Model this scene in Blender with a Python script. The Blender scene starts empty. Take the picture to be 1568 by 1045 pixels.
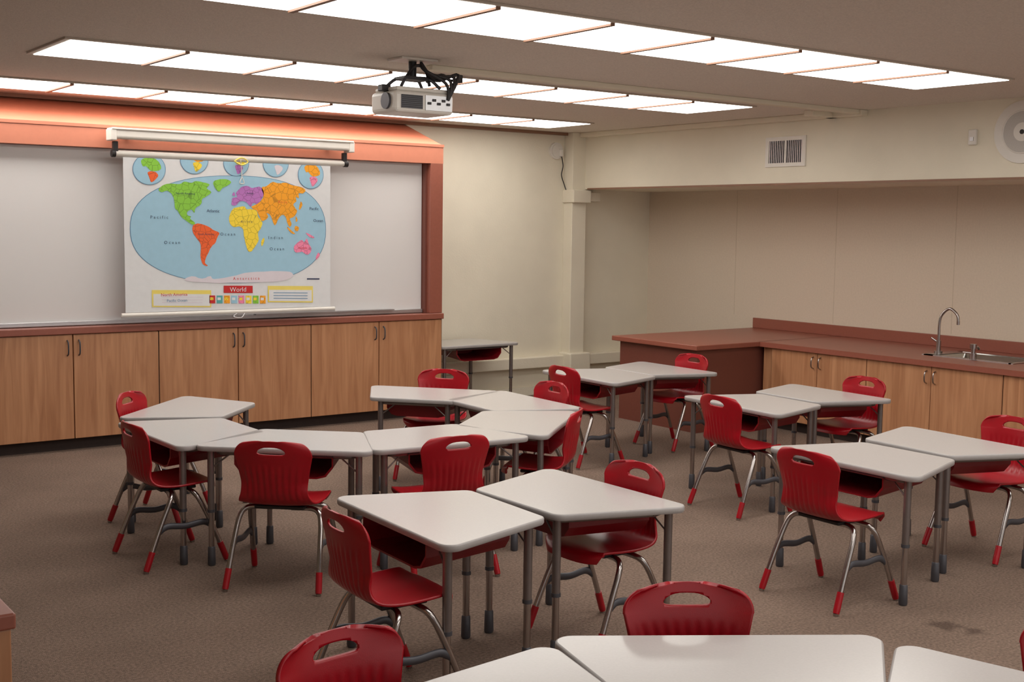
import bpy, bmesh, math, random
from mathutils import Vector, Matrix
from mathutils.geometry import tessellate_polygon
random.seed(7)
S=bpy.context.scene
COL=S.collection
S.view_settings.view_transform='Standard'
S.view_settings.look='None'

# ------------------------------------------------------------ materials
def srgb(r,g,b):
    f=lambda c:(c/255/12.92) if c/255<=.04045 else ((c/255+.055)/1.055)**2.4
    return (f(r),f(g),f(b),1)
def mat(name,col,rough=.5,metal=0,noise=0,nscale=20,bump=0,bscale=200,emit=None,estr=0,stretch=(1,1,1),spec=.5,coat=0,detail=4):
    m=bpy.data.materials.new(name); m.use_nodes=True
    N=m.node_tree.nodes; Lk=m.node_tree.links; B=N['Principled BSDF']
    B.inputs['Roughness'].default_value=rough; B.inputs['Metallic'].default_value=metal
    B.inputs['Specular IOR Level'].default_value=spec
    B.inputs['Coat Weight'].default_value=coat
    B.inputs['Base Color'].default_value=col
    tc=N.new('ShaderNodeTexCoord'); mp=N.new('ShaderNodeMapping'); mp.inputs['Scale'].default_value=stretch
    Lk.new(tc.outputs['Object'],mp.inputs['Vector'])
    if noise:
        n=N.new('ShaderNodeTexNoise'); n.inputs['Scale'].default_value=nscale; n.inputs['Detail'].default_value=detail
        Lk.new(mp.outputs[0],n.inputs['Vector'])
        r=N.new('ShaderNodeValToRGB'); r.color_ramp.elements[0].position=.3; r.color_ramp.elements[1].position=.7
        r.color_ramp.elements[0].color=tuple(c*(1-noise) for c in col[:3])+(1,)
        r.color_ramp.elements[1].color=tuple(min(1,c*(1+noise)) for c in col[:3])+(1,)
        Lk.new(n.outputs['Fac'],r.inputs['Fac']); Lk.new(r.outputs[0],B.inputs['Base Color'])
    if bump:
        n2=N.new('ShaderNodeTexNoise'); n2.inputs['Scale'].default_value=bscale; n2.inputs['Detail'].default_value=3
        Lk.new(mp.outputs[0],n2.inputs['Vector'])
        b=N.new('ShaderNodeBump'); b.inputs['Strength'].default_value=bump; b.inputs['Distance'].default_value=.01
        Lk.new(n2.outputs['Fac'],b.inputs['Height']); Lk.new(b.outputs[0],B.inputs['Normal'])
    if emit:
        B.inputs['Emission Color'].default_value=emit; B.inputs['Emission Strength'].default_value=estr
    return m
def wood(name,base,dark):
    m=bpy.data.materials.new(name); m.use_nodes=True
    N=m.node_tree.nodes; Lk=m.node_tree.links; B=N['Principled BSDF']; B.inputs['Roughness'].default_value=.38
    tc=N.new('ShaderNodeTexCoord'); mp=N.new('ShaderNodeMapping'); mp.inputs['Scale'].default_value=(7,7,.55)
    Lk.new(tc.outputs['Object'],mp.inputs['Vector'])
    n=N.new('ShaderNodeTexNoise'); n.inputs['Scale'].default_value=2.2; n.inputs['Detail'].default_value=7; n.inputs['Distortion'].default_value=1.2
    Lk.new(mp.outputs[0],n.inputs['Vector'])
    r=N.new('ShaderNodeValToRGB'); e=r.color_ramp.elements
    e[0].position=.30; e[0].color=dark; e[1].position=.68; e[1].color=base
    Lk.new(n.outputs['Fac'],r.inputs['Fac'])
    mp2=N.new('ShaderNodeMapping'); mp2.inputs['Scale'].default_value=(90,90,2); Lk.new(tc.outputs['Object'],mp2.inputs['Vector'])
    n2=N.new('ShaderNodeTexNoise'); n2.inputs['Scale'].default_value=1.5; Lk.new(mp2.outputs[0],n2.inputs['Vector'])
    mx=N.new('ShaderNodeMix'); mx.data_type='RGBA'; mx.blend_type='MULTIPLY'; mx.inputs[0].default_value=.35
    Lk.new(r.outputs[0],mx.inputs[6])
    r2=N.new('ShaderNodeValToRGB'); r2.color_ramp.elements[0].color=(.55,.55,.55,1); r2.color_ramp.elements[1].color=(1,1,1,1)
    Lk.new(n2.outputs['Fac'],r2.inputs['Fac']); Lk.new(r2.outputs[0],mx.inputs[7])
    Lk.new(mx.outputs[2],B.inputs['Base Color'])
    return m
M={}
M['wall']=mat('wall_cream',srgb(230,223,204),.7,noise=.03,nscale=3,bump=.12,bscale=60)
M['alc']=mat('tack_fabric',srgb(219,205,186),.9,noise=.03,nscale=60,bump=.15,bscale=300)
M['seam']=mat('tack_seam',srgb(208,194,174),.9,noise=.03,nscale=60)
M['ceil']=mat('ceiling_texture',srgb(225,216,205),.95,noise=.09,nscale=90,bump=.4,bscale=120)
M['carpet']=mat('carpet',srgb(140,120,107),1,noise=.32,nscale=75,bump=.9,bscale=230,spec=.1,detail=8)
def stain(m,loc,r):
    N=m.node_tree.nodes; Lk=m.node_tree.links; B=N['Principled BSDF']
    src=B.inputs['Base Color'].links[0].from_socket
    tc=N.new('ShaderNodeTexCoord'); nz=N.new('ShaderNodeTexNoise'); nz.inputs['Scale'].default_value=14
    Lk.new(tc.outputs['Object'],nz.inputs['Vector'])
    d=N.new('ShaderNodeVectorMath'); d.operation='DISTANCE'; d.inputs[1].default_value=loc; Lk.new(tc.outputs['Object'],d.inputs[0])
    ad=N.new('ShaderNodeMath'); ad.operation='MULTIPLY_ADD'; ad.inputs[1].default_value=.14; Lk.new(nz.outputs['Fac'],ad.inputs[0]); Lk.new(d.outputs['Value'],ad.inputs[2])
    mr=N.new('ShaderNodeMapRange'); mr.inputs[1].default_value=r; mr.inputs[2].default_value=r+.05; mr.inputs[3].default_value=.55; mr.inputs[4].default_value=0
    Lk.new(ad.outputs[0],mr.inputs[0])
    mx=N.new('ShaderNodeMix'); mx.data_type='RGBA'; mx.inputs[7].default_value=srgb(70,56,50); Lk.new(mr.outputs[0],mx.inputs[0]); Lk.new(src,mx.inputs[6]); Lk.new(mx.outputs[2],B.inputs['Base Color'])
stain(M['carpet'],(4.93,3.25,0),.11); stain(M['carpet'],(4.98,3.12,0),.085)
def mottled(m,scale,amt):
    N=m.node_tree.nodes; Lk=m.node_tree.links; B=N['Principled BSDF']
    src=B.inputs['Base Color'].links[0].from_socket
    tc=N.new('ShaderNodeTexCoord'); nz=N.new('ShaderNodeTexNoise'); nz.inputs['Scale'].default_value=scale; nz.inputs['Detail'].default_value=5
    Lk.new(tc.outputs['Object'],nz.inputs['Vector'])
    r=N.new('ShaderNodeValToRGB'); r.color_ramp.elements[0].position=.35; r.color_ramp.elements[1].position=.65
    r.color_ramp.elements[0].color=(1-amt,1-amt,1-amt,1); r.color_ramp.elements[1].color=(1,1,1,1); Lk.new(nz.outputs['Fac'],r.inputs['Fac'])
    mx=N.new('ShaderNodeMix'); mx.data_type='RGBA'; mx.blend_type='MULTIPLY'; mx.inputs[0].default_value=1
    Lk.new(src,mx.inputs[6]); Lk.new(r.outputs[0],mx.inputs[7]); Lk.new(mx.outputs[2],B.inputs['Base Color'])
mottled(M['carpet'],1.6,.16)
M['wood']=wood('cabinet_wood',srgb(204,150,110),srgb(174,120,84))
M['lam']=mat('brown_laminate',srgb(148,86,70),.35,noise=.04,nscale=50)
M['lamd']=mat('brown_laminate_dark',srgb(116,64,52),.5,noise=.04,nscale=50)
M['coral']=mat('coral_fascia',srgb(196,124,98),.5,noise=.03,nscale=20)
M['board']=mat('whiteboard_surface',srgb(222,220,219),.3,noise=.01,nscale=2)
M['alu']=mat('aluminium',srgb(190,190,192),.35,metal=.9,noise=.03,nscale=30)
M['dark']=mat('dark_plastic',srgb(38,35,36),.5,noise=.1,nscale=30)
M['toe']=mat('toe_kick',srgb(48,34,30),.7,noise=.1,nscale=30)
M['white']=mat('white_enamel',srgb(226,222,214),.35,noise=.02,nscale=15)
M['spk']=mat('speaker_mesh',srgb(190,186,180),.6,noise=.12,nscale=260)
M['chrome']=mat('chrome_tube',srgb(176,170,168),.22,metal=1,noise=.03,nscale=30)
M['greytube']=mat('grey_tube',srgb(132,124,122),.35,metal=.75,noise=.04,nscale=30)
M['darkmetal']=mat('dark_grey_metal',srgb(78,78,84),.45,metal=.3,noise=.05,nscale=30)
M['red']=mat('red_plastic',srgb(162,12,28),.3,noise=.05,nscale=12,bump=.05,bscale=400)
M['redbox']=mat('red_tray_plastic',srgb(120,12,22),.4,noise=.05,nscale=12)
M['top']=mat('desk_laminate',srgb(190,186,184),.2,noise=.02,nscale=120)
M['edge']=mat('desk_edge',srgb(166,162,161),.4,noise=.02,nscale=60)
M['steel']=mat('stainless',srgb(190,190,188),.2,metal=1,noise=.03,nscale=30)
M['light']=mat('light_diffuser',srgb(255,252,240),.4,emit=(1,.965,.91,1),estr=5.6)
M['lighttrim']=mat('light_trim',srgb(140,104,82),.5,noise=.03,nscale=30)
M['lightframe']=mat('light_frame',srgb(196,184,170),.5,noise=.03,nscale=30)

# ------------------------------------------------------------ mesh builder
class MB:
    def __init__(s): s.v=[];s.f=[];s.m=[];s.mats=[];s.sm=[]
    def mi(s,k):
        if k not in s.mats: s.mats.append(k)
        return s.mats.index(k)
    def add(s,vs,fs,k,T=None,smooth=False):
        o=len(s.v); i=s.mi(k)
        s.v+=[tuple(T@Vector(p)) if T else tuple(p) for p in vs]
        for f in fs: s.f.append([o+a for a in f]); s.m.append(i); s.sm.append(smooth)
    def box(s,x0,x1,y0,y1,z0,z1,k,T=None,bev=0):
        if bev:
            bm=bmesh.new(); bmesh.ops.create_cube(bm,size=1)
            for v in bm.verts: v.co=Vector(((x0+x1)/2+v.co.x*(x1-x0),(y0+y1)/2+v.co.y*(y1-y0),(z0+z1)/2+v.co.z*(z1-z0)))
            bmesh.ops.bevel(bm,geom=bm.edges[:],offset=bev,segments=3,profile=.5,affect='EDGES')
            bm.verts.index_update()
            s.add([v.co[:] for v in bm.verts],[[v.index for v in f.verts] for f in bm.faces],k,T); bm.free(); return
        vs=[(x,y,z) for z in(z0,z1) for y in(y0,y1) for x in(x0,x1)]
        s.add(vs,[(0,2,3,1),(4,5,7,6),(0,1,5,4),(2,6,7,3),(0,4,6,2),(1,3,7,5)],k,T)
    def prism(s,poly,z0,z1,k,ke=None,T=None,bev=0):
        n=len(poly); 
        if bev:
            rings=[]
            def inset(d):
                out=[]
                for i in range(n):
                    a=Vector(poly[i-1]);b=Vector(poly[i]);e=Vector(poly[(i+1)%n])
                    t=(e-a).normalized(); nn=Vector((-t.y,t.x)); out.append(b+nn*d)
                return out
            for d,z in((bev*.6,z0),(0,z0+bev),(0,z1-bev),(bev*.3,z1-bev*.3),(bev,z1)): rings.append([(p.x,p.y,z) for p in inset(d)])
            vs=[p for r in rings for p in r]; fs=[]
            for j in range(len(rings)-1):
                for i in range(n): fs.append((j*n+i,j*n+(i+1)%n,(j+1)*n+(i+1)%n,(j+1)*n+i))
            s.add(vs,fs,ke or k,T,True)
            s.add(rings[-1],[list(range(n))],k,T); s.add(rings[0],[list(range(n))[::-1]],ke or k,T); return
        vs=[(p[0],p[1],z0) for p in poly]+[(p[0],p[1],z1) for p in poly]
        s.add(vs,[list(range(n))[::-1]],ke or k,T); 
        s.add(vs,[[n+i for i in range(n)]],k,T)
        s.add(vs,[(i,(i+1)%n,n+(i+1)%n,n+i) for i in range(n)],ke or k,T)
    def tube(s,pts,r,k,n=10,T=None,cap=True,flat=1):
        pts=[Vector(p) for p in pts]; rr=r if isinstance(r,(list,tuple)) else [r]*len(pts)
        vs=[];fs=[]; ref=None
        for i,p in enumerate(pts):
            t=(pts[min(i+1,len(pts)-1)]-pts[max(i-1,0)]).normalized()
            if ref is None: ref=Vector((0,0,1)) if abs(t.z)<.9 else Vector((1,0,0))
            a=(ref-t*ref.dot(t)).normalized(); b=t.cross(a); ref=a
            for j in range(n):
                q=2*math.pi*j/n; vs.append(p+(a*math.cos(q)+b*math.sin(q)*flat)*rr[i])
        for i in range(len(pts)-1):
            for j in range(n): fs.append((i*n+j,i*n+(j+1)%n,(i+1)*n+(j+1)%n,(i+1)*n+j))
        s.add(vs,fs,k,T,True)
        if cap: s.add(vs,[list(range(n))[::-1],[(len(pts)-1)*n+j for j in range(n)]],k,T)
    def obj(s,name,loc=(0,0,0),ang=0,mesh_only=False):
        me=bpy.data.meshes.new(name); me.from_pydata(s.v,[],s.f)
        for k in s.mats: me.materials.append(M[k])
        me.polygons.foreach_set('material_index',s.m); me.polygons.foreach_set('use_smooth',s.sm); me.update()
        bm=bmesh.new(); bm.from_mesh(me); bmesh.ops.recalc_face_normals(bm,faces=bm.faces[:]); bm.to_mesh(me); bm.free()
        if mesh_only: return me
        return place(me,name,loc,ang)
def place(me,name,loc=(0,0,0),ang=0):
    o=bpy.data.objects.new(name,me); o.location=loc; o.rotation_euler=(0,0,math.radians(ang)); COL.objects.link(o); return o
def crom(pts,n=6,closed=False):
    P=[Vector(p) for p in pts]; N=len(P); out=[]
    rng=range(N) if closed else range(N-1)
    for i in rng:
        if closed: a,b,c,d=P[i-1],P[i],P[(i+1)%N],P[(i+2)%N]
        else: a,b,c,d=P[max(i-1,0)],P[i],P[i+1],P[min(i+2,N-1)]
        for j in range(n):
            t=j/n; out.append(.5*((2*b)+(c-a)*t+(2*a-5*b+4*c-d)*t*t+(3*b-a-3*c+d)*t**3))
    if not closed: out.append(P[-1])
    return out
def roundpoly(pts,r,seg=6):
    out=[];n=len(pts)
    for i in range(n):
        a=Vector(pts[i-1]);b=Vector(pts[i]);c=Vector(pts[(i+1)%n])
        d1=(a-b).normalized();d2=(c-b).normalized(); th=d1.angle(d2); L=r/math.tan(th/2)
        p1=b+d1*L;p2=b+d2*L; cen=b+(d1+d2).normalized()*(r/math.sin(th/2))
        a1=math.atan2(p1.y-cen.y,p1.x-cen.x); a2=math.atan2(p2.y-cen.y,p2.x-cen.x)
        da=(a2-a1+math.pi)%(2*math.pi)-math.pi
        for j in range(seg+1):
            q=a1+da*j/seg; out.append((cen.x+r*math.cos(q),cen.y+r*math.sin(q)))
    return out

# ------------------------------------------------------------ room
ZC=2.86; YW=10.48; XS=8.55; XW=9.65; X0=-3.5; Y0=-3.5
b=MB(); b.box(X0,XW+.1,Y0,YW+.1,-.1,0,'carpet'); b.obj('floor')
b=MB(); b.box(X0,XW+.1,Y0,YW+.1,ZC,ZC+.1,'ceil'); b.obj('ceiling')
b=MB(); b.box(X0,XW+.1,YW,YW+.1,0,ZC,'wall'); b.obj('wall_front')
b=MB(); b.box(XW,XW+.1,Y0,YW,0,ZC,'alc')
for y in (9.10,7.77,6.44,5.11,3.78): b.box(XW-.002,XW,y-.003,y+.003,.92,2.25,'seam')
b.obj('wall_right')
b=MB(); b.box(XS,XW,Y0,YW,2.25,ZC,'wall'); b.box(XS-.012,XS,Y0,YW-.2,2.245,2.262,'lighttrim'); b.obj('wall_soffit')
b=MB(); b.box(X0-.1,X0,Y0,YW,0,ZC,'wall'); b.obj('wall_left')
# column & trims
b=MB()
b.box(8.37,8.57,10.33,YW,0,ZC,'wall',bev=.008)
b.box(8.35,8.60,10.28,YW,2.10,2.24,'wall',bev=.01)
b.box(8.60,8.80,10.36,YW,2.12,2.22,'wall',bev=.006)
b.box(8.33,8.62,10.26,YW,.0,.45,'wall',bev=.015)
b.obj('wall_column')
b=MB(); b.box(6.34,8.37,10.38,YW,.30,.42,'wall',bev=.01); b.box(8.57,XW,10.38,YW,.30,.42,'wall',bev=.01)
b.box(6.34,8.37,10.44,YW,0,.09,'wall'); b.box(8.57,XW,10.44,YW,0,.09,'wall'); b.obj('baseboard_front')
# ceiling raceways
b=MB()
b.box(4.2,XS,6.62,6.70,ZC-.035,ZC,'wall',bev=.006)
b.box(XS-.09,XS,6.60,10.33,ZC-.05,ZC,'wall',bev=.008)
b.box(XS-.35,XS,6.90,7.0,ZC-.05,ZC,'wall',bev=.008)
b.obj('trim_1')
b=MB(); b.box(X0,8.37,YW-.06,YW,ZC-.03,ZC,'lighttrim'); b.obj('trim_2')

# lights
def lightrow(y0,y1,x0,x1,n):
    b=MB(); w=(x1-x0)/n
    b.box(x0-.02,x1+.02,y0-.02,y1+.02,ZC-.012,ZC-.001,'lightframe')
    for i in range(n):
        a=x0+i*w+.016; c=x0+(i+1)*w-.016
        b.box(a,c,y0,y1,ZC-.016,ZC-.010,'light')
        if i: b.box(x0+i*w-.014,x0+i*w+.014,y0,y1,ZC-.026,ZC-.01,'lighttrim')
    b.obj('fluorescent_ceiling_light')
lightrow(9.25,9.92,1.3,7.72,9)
lightrow(7.02,7.78,2.05,7.60,8)
lightrow(4.62,5.34,1.9,7.45,8)
lightrow(2.3,3.0,2.0,7.55,8)
lightrow(-.1,.6,2.0,7.55,8)

# ------------------------------------------------------------ front unit
YC=9.77; XE=6.33; XL=-1.4; YB=YW-.008
b=MB()
b.box(XL,XE,YC+.03,YB,.10,.94,'wood')
b.box(XL,XE-.02,YC+.08,YB,0,.10,'toe')
b.box(XL,XE+.01,YC-.02,YB,.94,.995,'lam',bev=.006)
xs=[XE-1.395*i for i in range(6)]
for x in xs[:-1]:
    for (p,q) in ((x-.692,x-.004),(x-1.391,x-.700)):
        b.box(p,q,YC,YC+.03,.10,.935,'wood',bev=.003)
    xm=x-.696
    for sx in(-.045,.045):
        b.tube(crom([(xm+sx,YC,.77),(xm+sx,YC-.028,.785),(xm+sx,YC-.034,.83),(xm+sx,YC-.028,.875),(xm+sx,YC,.89)],4),.006,'darkmetal',8)
    b.box(x-.004,x+.004,YC+.01,YC+.035,.10,.94,'toe')
b.obj('base_cabinet')
b=MB()
b.box(XL,XE-.165,YC+.12,YC+.15,.996,2.418,'board')
b.box(XL,XE-.165,YC+.09,YC+.12,1.0,1.035,'alu',bev=.004)
b.box(XE-1.9,XE-.5,YC+.05,YC+.10,1.035,1.045,'alu')
b.obj('whiteboard')
b=MB()
vs=[(XL,YC,2.42),(XL,YC,2.59),(XL,YB,2.83),(XL,YB,2.42)]
vs+=[(XE,)+p[1:] for p in vs]
b.add(vs,[(0,1,2,3),(4,7,6,5),(0,4,5,1),(1,5,6,2),(3,2,6,7),(0,3,7,4)],'coral')
b.box(XE-.14,XE,YC,YB-.3,.997,2.42,'lam',bev=.004)
b.box(XE-.16,XE-.14,YC+.06,YC+.16,.997,2.42,'lamd')
b.box(XL,XE+.005,YC-.008,YC,2.575,2.60,'coral')
b.obj('whiteboard_hood')

# projection screen housing
b=MB()
Ys=9.60
b.box(3.14,5.24,Ys-.02,Ys+.09,2.485,2.565,'white',bev=.02)
b.box(3.12,5.26,Ys-.03,Ys+.10,2.555,2.57,'white',bev=.004)
b.box(3.11,3.16,Ys-.025,Ys+.095,2.47,2.56,'white',bev=.008); b.box(5.22,5.27,Ys-.025,Ys+.095,2.47,2.56,'white',bev=.008)
for x in (3.3,5.1): b.box(x-.02,x+.02,Ys+.08,YC-.01,2.5,2.55,'dark')
b.obj('projection_screen_housing')

# ------------------------------------------------------------ world map
def mcol(n,c,r=.6): M[n]=mat(n,srgb(*c),r,noise=.02,nscale=20)
def mborder(n,c):
    m=mat(n,srgb(*c),.6); N=m.node_tree.nodes; Lk=m.node_tree.links; B=N['Principled BSDF']
    tc=N.new('ShaderNodeTexCoord'); v=N.new('ShaderNodeTexVoronoi'); v.feature='DISTANCE_TO_EDGE'; v.inputs['Scale'].default_value=21
    Lk.new(tc.outputs['Object'],v.inputs['Vector'])
    r=N.new('ShaderNodeValToRGB'); r.color_ramp.elements[0].position=.02; r.color_ramp.elements[1].position=.045
    c0=srgb(*c); r.color_ramp.elements[0].color=(c0[0]*.6,c0[1]*.6,c0[2]*.6,1); r.color_ramp.elements[1].color=c0
    Lk.new(v.outputs['Distance'],r.inputs['Fac']); Lk.new(r.outputs[0],B.inputs['Base Color']); M[n]=m
mcol('paper',(226,228,230)); mcol('ocean',(160,202,224)); mcol('oceand',(96,140,176)); mcol('ink',(50,60,90)); mcol('mred',(200,36,36)); mcol('myel',(240,220,110)); mcol('mpale',(222,214,222)); mcol('mteal',(90,170,170))
mborder('mgreen',(140,206,66)); mborder('morange',(250,168,30)); mborder('msa',(240,100,40)); mborder('mafr',(250,220,60)); mborder('meur',(190,120,196)); mborder('maus',(246,140,176))
YM=9.64
MX0,MX1,MZ0,MZ1=3.225,5.06,1.105,2.345
def mp(x,y,lay):
    s=(x-189)/316; top=244+.038*(x-188); bot=479-.036*(x-188); t=min(max((y-top)/(bot-top),0),1)
    return (MX0+s*(MX1-MX0), YM-.0012*lay, MZ1-t*(MZ1-MZ0))
b=MB()
b.box(MX0,MX1,YM,YM+.004,MZ0,MZ1,'paper')
def mpoly(pts,k,lay,n=4,jit=.0):
    P=crom([(p[0],p[1],0) for p in pts],n,True) if n else [Vector((p[0],p[1],0)) for p in pts]
    P=[(p.x+random.uniform(-jit,jit),p.y+random.uniform(-jit,jit)) for p in P]
    V=[mp(x,y,lay) for x,y in P]
    tr=tessellate_polygon([[Vector((p[0],p[1],0)) for p in P]])
    b.add(V,[t for t in tr],k)
def ell(cx,cy,rx,ry,k,lay,ex=2.0,n=72):
    pts=[]
    for i in range(n):
        a=2*math.pi*i/n; c,s_=math.cos(a),math.sin(a)
        pts.append((cx+rx*math.copysign(abs(c)**(2/ex),c),cy+ry*math.copysign(abs(s_)**(2/ex),s_)))
    mpoly(pts,k,lay,0)
ell(347,352,150.5,81.5,'oceand',1,2.35); ell(347,352,149.5,80.7,'ocean',2,2.35)
for cx,cy,r,k,k2 in ((225,262,22.5,'mgreen','msa'),(290,248,20,'morange','mafr'),(353,252,19,'mafr','meur'),(415,252,20,'ocean','mpale'),(472,269,20.5,'morange','maus')):
    ell(cx,cy,r+.8,r+.8,'oceand',3); ell(cx,cy,r,r,'ocean',4)
    mpoly([(cx-r*.5,cy-r*.6),(cx,cy-r*.8),(cx+r*.5,cy-r*.6),(cx+r*.75,cy-r*.1),(cx+r*.5,cy+r*.1),(cx+r*.1,cy+r*.1),(cx-r*.2,cy-r*.2),(cx-r*.4,cy-r*.2)],k,5,4,.2)
    mpoly([(cx-r*.1,cy+r*.2),(cx+r*.3,cy+r*.15),(cx+r*.55,cy+r*.4),(cx+r*.3,cy+r*.75),(cx+r*.1,cy+r*.85),(cx,cy+r*.6)],k2,5,4,.2)
NA=[(238,291),(246,285),(256,283),(268,284),(275,280),(285,282),(292,279),(303,281),(312,284),(308,290),(315,296),(306,303),(301,306),(299,314),(291,320),(289,327),(285,322),(279,325),(279,331),(284,332),(283,336),(290,342),(287,345),(279,340),(270,333),(265,324),(261,320),(260,308),(256,298),(249,294),(241,296)]
mpoly(NA,'mgreen',4,3,.3)
mpoly([(318,280),(328,276),(340,277),(345,281),(338,286),(331,290),(326,295),(320,289)],'mgreen',4,3,.3)
mpoly([(287,346),(293,343),(300,344),(309,347),(316,352),(326,357),(323,364),(320,372),(314,378),(310,386),(306,394),(304,402),(308,407),(301,405),(298,396),(298,382),(297,372),(290,362),(286,354)],'msa',4,3,.3)
mpoly([(342,331),(347,321),(355,318),(365,317),(368,321),(377,321),(384,324),(387,333),(393,341),(391,349),(386,357),(387,367),(382,376),(376,384),(370,384),(367,374),(364,362),(363,352),(357,347),(348,348),(342,341)],'mafr',4,3,.3)
mpoly([(391,370),(395,364),(396,369),(392,377)],'mafr',4,3)
mpoly([(345,311),(347,304),(354,303),(352,297),(357,291),(363,287),(370,286),(377,289),(388,287),(394,291),(395,300),(390,308),(385,313),(378,312),(375,317),(369,311),(364,309),(357,310),(352,315),(346,315)],'meur',4,3,.3)
mpoly([(346,300),(349,295),(351,301)],'meur',4,2)
mpoly([(392,289),(400,286),(410,280),(420,282),(430,281),(444,285),(458,288),(463,293),(458,297),(452,297),(452,304),(447,302),(448,309),(443,313),(446,319),(449,324),(444,332),(437,335),(440,343),(437,347),(433,341),(431,334),(427,329),(421,332),(417,339),(413,345),(409,338),(406,330),(400,327),(402,333),(393,339),(388,331),(384,323),(379,321),(376,317),(383,314),(391,308),(395,300)],'morange',4,3,.3)
for q in ([(433,347),(440,353),(446,358),(440,357),(434,351)],[(446,346),(452,348),(450,354),(445,352)],[(455,309),(458,314),(454,321),(452,320)],[(447,331),(450,337),(447,340)],[(463,356),(473,360),(478,364),(470,363)]): mpoly(q,'morange' if q[0][0]<460 else 'maus',4,2)
mpoly([(444,377),(450,371),(456,367),(461,370),(465,365),(468,373),(473,380),(470,387),(464,389),(457,385),(450,386),(445,385)],'maus',4,3,.3)
mpoly([(484,386),(487,390),(481,397),(480,393)],'maus',4,2)
mpoly([(274,428),(284,423),(300,426),(312,423),(318,427),(345,423),(365,417),(395,415),(430,415),(442,419),(436,426),(410,431),(345,433),(290,432)],'mpale',4,3,.6)
def mrect(x0,y0,x1,y1,k,l): mpoly([(x0,y0),(x1,y0),(x1,y1),(x0,y1)],k,l,0)
mrect(332,437,377,448,'mred',4)
mrect(226,444,313,470,'myel',3); mrect(228,450,311,468,'paper',4)
mrect(401,437,475,462,'myel',3); mrect(403,443,473,460,'paper',4)
for i,k in enumerate(('mred','mteal','morange','ocean','maus','mafr','mgreen','morange')): mrect(310+i*11.2,452,319+i*11.2,464,k,4); mrect(311+i*11.2,455,316+i*11.2,459,'paper' if i%2 else 'mafr',5)
for i in range(3): mrect(410,447+i*4.2,466,448+i*4.2,'oceand',5)
for i in range(3): mrect(240,454+i*4.2,300,455+i*4.2,'mpale',5)
def text(t,x,y,size,k,lay=6,ang=0):
    c=bpy.data.curves.new('t','FONT'); c.body=t; c.size=size; c.align_x='CENTER'; c.align_y='CENTER'; c.resolution_u=2
    o=bpy.data.objects.new('t',c); COL.objects.link(o); bpy.context.view_layer.update()
    me=o.to_mesh(); ox,oy,oz=mp(x,y,lay)
    b.add([(ox+v.co.x,oy,oz+v.co.y) for v in me.vertices],[list(p.vertices) for p in me.polygons],k)
    o.to_mesh_clear(); bpy.data.objects.remove(o); bpy.data.curves.remove(c)
for t,x,y in (('P a c i f i c',238,334),('O c e a n',256,372),('Atlantic',317,324),('O c e a n',339,359),('I n d i a n',414,364),('O c e a n',416,381),('Pacific',477,320),('Ocean',484,338)): text(t,x,y,.036,'ink')
text('North America',276,298,.026,'ink'); text('South America',306,359,.024,'ink'); text('A f r i c a',368,340,.028,'ink'); text('A s i a',425,310,.032,'mred'); text('Australia',458,379,.024,'mred'); text('A n t a r c t i c a',367,426,.036,'mred'); text('Europe',374,297,.022,'ink')
text('World',354,443,.055,'paper'); text('North America',258,451,.036,'mred'); text('Pacific Ocean',262,460,.032,'oceand'); mrect(465,425,486,427,'ink',5)
b.tube([(3.17,YM+.02,2.372),(5.20,YM+.02,2.372)],.026,'white',14)
b.tube([(3.14,YM+.02,2.372),(3.17,YM+.02,2.372)],.030,'dark',14); b.tube([(5.20,YM+.02,2.372),(5.24,YM+.02,2.372)],.030,'dark',14)
for x in (3.15,5.19): b.box(x,x+.04,YM,YM+.04,2.38,2.468,'dark',bev=.006)
b.tube([(3.19,YM,1.085),(5.10,YM,1.085)],.017,'white',10)
b.box(3.19,5.10,YM-.012,YM-.0,1.06,1.075,'edge')
b.tube(crom([(4.17,YM-.01,1.07),(4.13,YM-.03,1.045),(4.20,YM-.03,1.035),(4.24,YM-.01,1.07)],4),.006,'alu',6)
b.tube([(4.21,YM-.02,2.37),(4.22,YM-.02,2.22)],.004,'white',6)
b.tube(crom([(4.22,YM-.02,2.22),(4.20,YM-.02,2.17),(4.24,YM-.02,2.17),(4.22,YM-.02,2.22)],4),.004,'white',6)
b.tube(crom([(4.15,YM-.03,2.35),(4.21,YM-.04,2.38),(4.27,YM-.03,2.35),(4.21,YM-.04,2.32),(4.15,YM-.03,2.35)],4),.006,'myel',6)
b.obj('world_map_chart')

# ------------------------------------------------------------ sink counter
XF=8.5; ZK=.80; XB=XW-.006
b=MB()
YN=2.2
b.box(XF+.03,XB,YN,7.65,.10,ZK-.045,'wood')
b.box(XF+.08,XB,YN,7.65,0,.10,'toe')
ye=[7.53,6.47,5.2,3.95,2.7]
for a,c in zip(ye,ye[1:]):
    m_=(a+c)/2
    for p,q in((c+.004,m_-.003),(m_+.003,a-.004)): b.box(XF,XF+.03,p,q,.10,ZK-.045,'wood',bev=.003)
    for sy in(-.04,.04): b.tube(crom([(XF,m_+sy,.61),(XF-.028,m_+sy,.625),(XF-.034,m_+sy,.66),(XF-.028,m_+sy,.70),(XF,m_+sy,.715)],4),.006,'chrome',8)
    b.box(XF+.01,XF+.035,a-.004,a+.004,.1,ZK-.045,'toe')
sx0,sx1,sy0,sy1=8.86,9.34,5.35,6.15
for (x0,x1,y0,y1) in ((XF-.03,XB,sy1,7.67),(XF-.03,XB,YN,sy0),(XF-.03,sx0,sy0,sy1),(sx1,XB,sy0,sy1)): b.box(x0,x1,y0,y1,ZK-.045,ZK,'lam')
b.box(XB-.025,XB,YN,8.8,ZK,ZK+.105,'lam',bev=.004)
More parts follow.
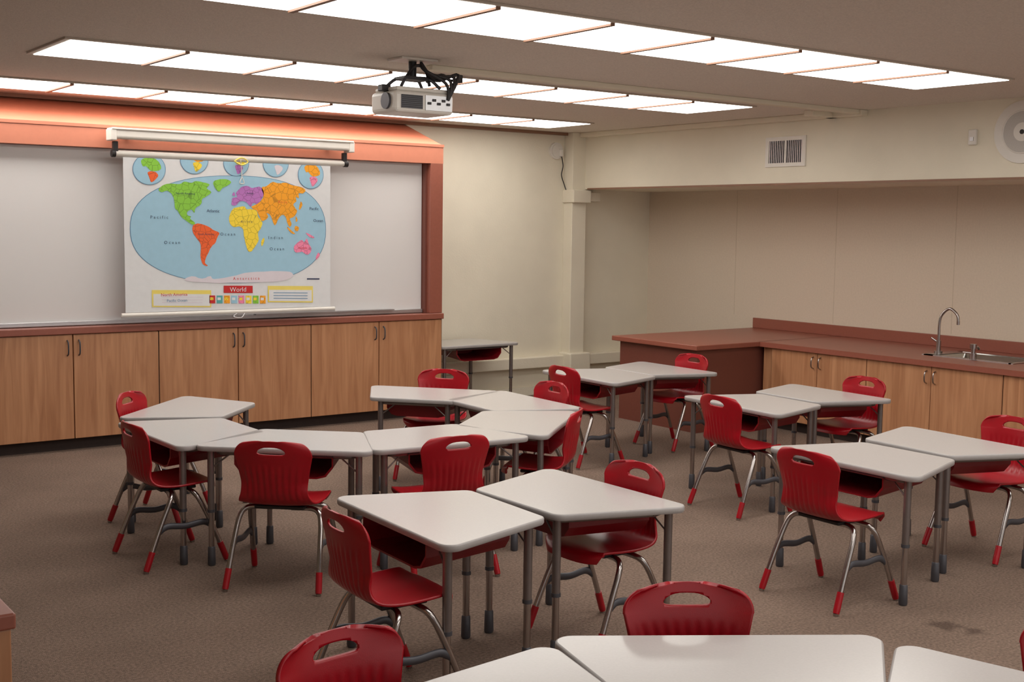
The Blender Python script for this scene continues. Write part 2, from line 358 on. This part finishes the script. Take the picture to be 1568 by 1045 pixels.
b.box(7.71,XB,7.70,8.74,0,ZK-.045,'lamd'); b.box(7.65,XB,7.65,8.80,ZK-.045,ZK,'lam',bev=.006)
b.obj('sink_counter')
b=MB()
b.box(sx0-.02,sx1+.02,sy0-.02,sy0+.02,ZK,ZK+.008,'steel');b.box(sx0-.02,sx1+.02,sy1-.09,sy1+.02,ZK,ZK+.008,'steel')
b.box(sx0-.02,sx0+.02,sy0,sy1,ZK,ZK+.008,'steel');b.box(sx1-.03,sx1+.02,sy0,sy1,ZK,ZK+.008,'steel')
zb=ZK-.042
v=[(sx0+.02,sy0+.02,ZK),(sx1-.03,sy0+.02,ZK),(sx1-.03,sy1-.09,ZK),(sx0+.02,sy1-.09,ZK),(sx0+.05,sy0+.05,zb),(sx1-.06,sy0+.05,zb),(sx1-.06,sy1-.12,zb),(sx0+.05,sy1-.12,zb)]
b.add(v,[(0,1,5,4),(1,2,6,5),(2,3,7,6),(3,0,4,7),(4,5,6,7)],'steel')
b.obj('kitchen_sink')
b=MB(); fx,fy=9.0,6.12; z=ZK+.008
b.tube([(fx,fy,z),(fx,fy,z+.02)],.035,'chrome',16); b.tube([(fx,fy,z+.02),(fx,fy,z+.11)],.02,'chrome',14)
b.tube(crom([(fx,fy,z+.1),(fx,fy,z+.27),(fx+.01,fy-.02,z+.34),(fx+.02,fy-.08,z+.385),(fx+.02,fy-.15,z+.34),(fx+.02,fy-.165,z+.28)],6),.012,'chrome',10)
b.tube([(fx,fy,z+.09),(fx-.02,fy+.06,z+.13)],.008,'chrome',8)
b.tube([(fx+.02,fy-.165,z+.285),(fx+.02,fy-.165,z+.255)],.014,'chrome',10)
b.obj('gooseneck_faucet')
b=MB(); fx,fy=8.83,5.68; zz=ZK+.008
b.tube([(fx,fy,zz),(fx,fy,zz+.05)],.028,'chrome',14); b.tube([(fx,fy,zz+.05),(fx,fy,zz+.09)],.018,'chrome',12); b.tube([(fx,fy,zz+.09),(fx,fy,zz+.125)],.028,'chrome',14)
b.tube(crom([(fx,fy,zz+.07),(fx+.05,fy,zz+.10),(fx+.08,fy,zz+.08)],4),.01,'chrome',8); b.tube([(fx,fy,zz+.05),(fx,fy+.09,zz+.05)],.008,'chrome',8)
b.obj('drinking_bubbler')

# ------------------------------------------------------------ wall fixtures
b=MB(); y0,y1,z0,z1=7.25,7.72,2.41,2.68
b.box(XS-.014,XS,y0,y1,z0,z0+.035,'white');b.box(XS-.014,XS,y0,y1,z1-.035,z1,'white');b.box(XS-.014,XS,y0,y0+.04,z0+.035,z1-.035,'white');b.box(XS-.014,XS,y1-.04,y1,z0+.035,z1-.035,'white');b.box(XS-.014,XS,(y0+y1)/2-.01,(y0+y1)/2+.01,z0+.035,z1-.035,'white')
b.box(XS-.003,XS,y0+.03,y1-.03,z0+.03,z1-.03,'dark')
for i in range(18):
    y=y0+.05+i*(y1-y0-.1)/17; b.box(XS-.010,XS-.002,y-.005,y+.003,z0+.03,z1-.03,'alu')
b.obj('air_vent_grille')
b=MB(); sy_=5.17
b.tube([(XS,sy_,2.60),(XS-.015,sy_,2.60)],.235,'white',40); b.tube([(XS-.015,sy_,2.60),(XS-.019,sy_,2.60)],.16,'spk',40)
b.tube([(XS-.018,sy_+.16*math.cos(a*math.pi/20),2.60+.16*math.sin(a*math.pi/20)) for a in range(41)],.006,'white',6)
b.tube([(XS-.019,sy_,2.60),(XS-.022,sy_,2.60)],.07,'white',30); b.tube([(XS-.022,sy_,2.60),(XS-.026,sy_,2.60)],.018,'dark',16)
b.obj('intercom_speaker')
b=MB(); b.box(XS-.03,XS,5.55,5.62,2.52,2.64,'white',bev=.008); b.box(XS-.036,XS-.03,5.57,5.60,2.55,2.58,'alu'); b.obj('wall_sensor_box')
b=MB(); b.tube([(8.24,YW,2.66),(8.24,YW-.03,2.66)],.09,'white',28); b.tube([(8.24,YW-.03,2.66),(8.24,YW-.04,2.66)],.07,'white',28)
b.box(8.27,8.31,YW-.06,YW-.03,2.60,2.68,'white',bev=.006)
b.tube(crom([(8.30,YW-.04,2.60),(8.33,YW-.03,2.5),(8.31,YW-.03,2.4),(8.35,YW-.03,2.3),(8.36,YW-.05,2.24)],6),.006,'dark',6)
b.obj('wall_speaker')

# ------------------------------------------------------------ projector
b=MB(); px,py=3.98,6.5
b.box(px-.21,px+.21,py-.15,py+.15,2.52,2.65,'white',bev=.025)
b.box(px-.19,px+.19,py-.13,py+.13,2.65,2.675,'white',bev=.01)
b.box(px-.17,px-.02,py-.156,py-.145,2.545,2.625,'darkmetal')
for i in range(7): b.box(px-.165,px-.025,py-.160,py-.155,2.552+i*.011,2.556+i*.011,'dark')
b.box(px+.0,px+.19,py-.156,py-.145,2.54,2.63,'alu')
for i in range(5): b.box(px+.015+i*.034,px+.038+i*.034,py-.162,py-.150,2.575+(i%2)*.02,2.59+(i%2)*.02,'dark')
b.tube([(px-.10,py+.14,2.59),(px-.10,py+.20,2.59)],.05,'dark',20)
b.tube([(px-.21,py-.05,2.59),(px-.225,py-.05,2.59)],.05,'darkmetal',20)
b.box(px-.13,px+.13,py-.09,py+.09,ZC-.015,ZC,'white',bev=.004)
b.tube([(px,py,ZC-.01),(px,py,2.75)],.025,'dark',14)
b.box(px-.09,px+.09,py-.07,py+.07,2.73,2.75,'dark',bev=.004)
for sx,sy in((-1,-1),(1,-1),(1,1),(-1,1)):
    b.tube(crom([(px,py,2.745),(px+sx*.08,py+sy*.06,2.74),(px+sx*.14,py+sy*.10,2.68)],4),.01,'darkmetal',8)
for i in range(4):
    b.tube(crom([(px+.05,py-.02,ZC-.02),(px+.02+.03*i,py-.10,2.79-.02*i),(px+.15+.03*i,py-.15,2.71+.02*i),(px+.16,py-.16,2.61)],6),.010,'dark',8)
b.tube(crom([(px-.06,py,2.73),(px-.02,py-.06,2.81),(px+.06,py-.05,2.80),(px+.10,py-.04,2.70)],6),.010,'dark',8)
b.tube(crom([(px+.10,py,2.73),(px+.2,py-.02,2.78),(px+.27,py-.02,2.75),(px+.33,py-.02,2.77)],5),.009,'dark',8)
b.box(px+.32,px+.35,py-.04,py,2.74,2.79,'dark',bev=.006)
b.box(px-.23,px-.17,py-.03,py+.03,2.65,2.69,'dark',bev=.006)
b.obj('ceiling_projector')

# ------------------------------------------------------------ near-left cabinet
b=MB(); b.box(-.4,.71,2.99,4.3,.08,.865,'wood',bev=.004); b.box(-.42,.72,2.98,4.31,.865,.905,'lam',bev=.006); b.box(-.38,.68,3.03,4.26,0,.08,'toe')
b.obj('storage_cabinet')

# ------------------------------------------------------------ chair mesh
def chair_mesh():
    ctrl=[(.222,.395,.165),(.205,.425,.19),(.15,.434,.203),(.06,.428,.207),(-.04,.424,.205),(-.12,.432,.198),(-.164,.456,.186),(-.186,.495,.172),(-.197,.545,.170),(-.207,.60,.178),(-.217,.66,.191),(-.224,.70,.199),(-.236,.76,.204)]
    prof=crom(ctrl,6)
    z_top=.757; rt=.068
    prof=[p for p in prof if p.y<z_top-rt-.003 or p.x>0]
    for i in range(10):
        th=i/9*math.pi/2; dz=rt*math.sin(th); z=z_top-rt+dz
        y=-.222-(z-.69)*.2; w=.199+.002*i/9-rt+rt*math.cos(th)
        prof.append(Vector((y,z,w)))
    nu=72; vs=[];fs=[]
    nr=len(prof)
    for r,p in enumerate(prof):
        y,z,w=p.x,p.y,p.z
        back=min(max((z-.44)/.12,0),1)
        for c in range(nu+1):
            u=-1+2*c/nu; x=u*w
            yy=y+back*.038*(abs(u)**2.2); zz=z+(1-back)*.014*(abs(u)**3)*(1 if y<.18 else .2)
            if z>.65: zz+=(z-.65)/.11*.016*(1-u*u)
            if .445<z<.66 and abs(u)<.9:
                f=min(1,(z-.445)/.04,(.66-z)/.05,(.9-abs(u))/.08); yy-=.0045*f*(.5+.5*math.cos(u*math.pi*11))
            if y>.15: yy-=((y-.15)/.07)*.05*abs(u)**4
            vs.append((x,yy,zz))
    for r in range(nr-1):
        for c in range(nu):
            a=r*(nu+1)+c; fs.append((a,a+1,a+nu+2,a+nu+1))
    me=bpy.data.meshes.new('sh'); me.from_pydata(vs,[],fs); me.update()
    o=bpy.data.objects.new('sh',me); COL.objects.link(o)
    so=o.modifiers.new('s','SOLIDIFY'); so.thickness=.011; so.offset=0
    cm=bpy.data.meshes.new('cut'); bm=bmesh.new(); n=32; ring=[]
    for yy in(-.4,-.1):
        ring.append([bm.verts.new((.073*math.copysign(abs(math.cos(2*math.pi*i/n))**.75,math.cos(2*math.pi*i/n)),yy,.722+.019*math.sin(2*math.pi*i/n)-.008*math.cos(2*math.pi*i/n)**2)) for i in range(n)])
    for i in range(n): bm.faces.new((ring[0][i],ring[0][(i+1)%n],ring[1][(i+1)%n],ring[1][i]))
    bm.faces.new(ring[0][::-1]); bm.faces.new(ring[1]); bmesh.ops.recalc_face_normals(bm,faces=bm.faces[:]); bm.to_mesh(cm); bm.free()
    co=bpy.data.objects.new('cut',cm); COL.objects.link(co)
    bo=o.modifiers.new('b','BOOLEAN'); bo.operation='DIFFERENCE'; bo.object=co; bo.solver='EXACT'
    bpy.context.view_layer.update()
    dg=bpy.context.evaluated_depsgraph_get(); em=bpy.data.meshes.new_from_object(o.evaluated_get(dg))
    b=MB(); b.add([v.co[:] for v in em.vertices],[list(p.vertices) for p in em.polygons],'red',None,True)
    bpy.data.objects.remove(o); bpy.data.objects.remove(co)
    b.box(-.13,.13,-.10,.10,.400,.418,'dark',bev=.006)
    for s in(-1,1):
        for f in(-1,1):
            path=crom([(s*.05,f*.045,.398),(s*.15,f*.05,.400),(s*.195,f*.065,.385),(s*.214,f*.09,.34),(s*.224,f*.135,.24),(s*.232,f*.18,.13),(s*.24,f*.225,.012)],6)
            hi=[p for p in path if p.z>.075]; lo=[p for p in path if p.z<=.12]
            b.tube(hi,.0135,'chrome',10)
            b.tube(lo,[.017]*(len(lo)-1)+[.0155],'red',10)
            b.tube([(s*.24,f*.225,.014),(s*.24,f*.225,0)],.013,'chrome',10)
        b.tube(crom([(s*.227,-.15,.205),(s*.225,-.10,.232),(s*.222,0,.222),(s*.225,.10,.232),(s*.227,.15,.205)],5),.017,'darkmetal',8,flat=.6)
    return b.obj('student_chair',mesh_only=True)
CH=chair_mesh()

# ------------------------------------------------------------ desk mesh
def desk_mesh():
    b=MB(); a_,b_,d=1.0,.60,.592
    poly=roundpoly([(-a_/2,0),(a_/2,0),(b_/2,d),(-b_/2,d)],.055,7)
    b.prism(poly,.632,.660,'top','edge',bev=.007)
    inner=roundpoly([(-.40,.06),(.40,.06),(.235,.535),(-.235,.535)],.05,4)
    b.tube([(p[0],p[1],.618) for p in inner+[inner[0]]],.013,'greytube',8)
    for x,y in((-.405,.055),(.405,.055),(.24,.54),(-.24,.54)):
        b.tube([(x,y,.632),(x,y,.30)],.0185,'greytube',12)
        b.tube([(x,y,.31),(x,y,.02)],.0155,'chrome',12)
        b.tube([(x,y,.105),(x,y,.10),(x,y,.008),(x,y,0)],[.016,.020,.022,.018],'darkmetal',12)
        b.tube([(x,y,.308),(x,y,.292)],.021,'darkmetal',12)
        sx=math.copysign(1,x); 
        b.tube([(x,y,.53),(x-sx*.12,y+(.02 if y<.3 else -.02),.625)],.0045,'greytube',6)
    W=.27;y0,y1=.04,.46
    outer=[(-W,.625),(-W,.56),(-W+.04,.51),(-W+.09,.497),(W-.09,.497),(W-.04,.51),(W,.56),(W,.625)]
    n=len(outer); th=.008
    vs=[];fs=[]
    for k,(yy,sc) in enumerate(((y0,1),(y1,.82))):
        for (x,z) in outer: vs.append((x*sc,yy,z if k==0 else .625-(.625-z)*.85))
        for (x,z) in outer: 
            vs.append(((x-math.copysign(th,x))*sc,yy-(0 if k==0 else th),(z+ (th if z<.6 else 0)) if k==0 else .625-(.625-z)*.85+(th if z<.6 else 0)))
    for i in range(n-1):
        fs+=[(i,i+1,2*n+i+1,2*n+i),(n+i,3*n+i,3*n+i+1,n+i+1),(i,n+i,n+i+1,i+1)]
    fs+=[[2*n+i for i in range(n)],[3*n+i for i in range(n)][::-1]]
    b.add(vs,fs,'redbox')
    b.tube([(-W,.04,.622),(W,.04,.622)],.007,'darkmetal',8)
    return b.obj('student_desk',mesh_only=True)
DK=desk_mesh()

def local(T,ang,x,y):
    a=math.radians(ang); return (T[0]+x*math.cos(a)-y*math.sin(a),T[1]+x*math.sin(a)+y*math.cos(a),0)
desks=[((2.420,4.150),-92.4,(.19,-.08,0)),
((3.640,4.135),90.5,(-.08,.15,0)),
((2.690,7.57),-134.9,(.20,.15,0)),
((2.300,6.588),-89.1,(.225,.05,0)),
((2.738,5.770),-43,(.07,-.16,0)),
((4.727,7.367),131,(0,.0,0)),
((5.06,6.53),88,(-.02,.13,0)),
((4.547,5.654),40.3,(-.17,.10,0)),
((3.609,5.414),-6,(-.17,-.12,0)),
((6.043,7.378),-91.5,(.14,-.03,0)),
((7.242,7.436),89.2,(-.08,.13,0)),
((5.961,5.661),-94.6,(.23,-.07,0)),
((7.205,5.694),87,(-.12,.09,0)),
((4.983,3.959),-91.2,(.10,-.14,0)),
((6.244,3.977),85.7,(-.06,-.05,0)),
((2.535,2.423),146.6,(.06,.08,0)),
((1.594,2.592),186,(.10,.02,0)),
((3.055,1.605),104,(.0,.04,0)),
((6.84,9.83),0,None)]
for T,ang,c in desks:
    place(DK,'student_desk',(T[0],T[1],0),ang)
    if c: place(CH,'student_chair',local(T,ang,c[0],c[1]),ang+c[2])

# ------------------------------------------------------------ world + camera
w=bpy.data.worlds.new('World'); S.world=w; w.use_nodes=True
w.node_tree.nodes['Background'].inputs[0].default_value=(1,.96,.92,1); w.node_tree.nodes['Background'].inputs[1].default_value=.85
f,a,p,r=1851.7176,.6331,.0958,.0134
fw=Vector((math.sin(a)*math.cos(p),math.cos(a)*math.cos(p),-math.sin(p))); r0=Vector((math.cos(a),-math.sin(a),0)); u0=r0.cross(fw)
R=math.cos(r)*r0+math.sin(r)*u0; U=-math.sin(r)*r0+math.cos(r)*u0
cam=bpy.data.cameras.new('camera'); cam.sensor_width=36; cam.lens=36*f/1568; cam.clip_start=.05
co=bpy.data.objects.new('camera',cam); COL.objects.link(co)
co.matrix_world=Matrix(((R.x,U.x,-fw.x,0),(R.y,U.y,-fw.y,0),(R.z,U.z,-fw.z,1.85),(0,0,0,1)))
S.camera=co
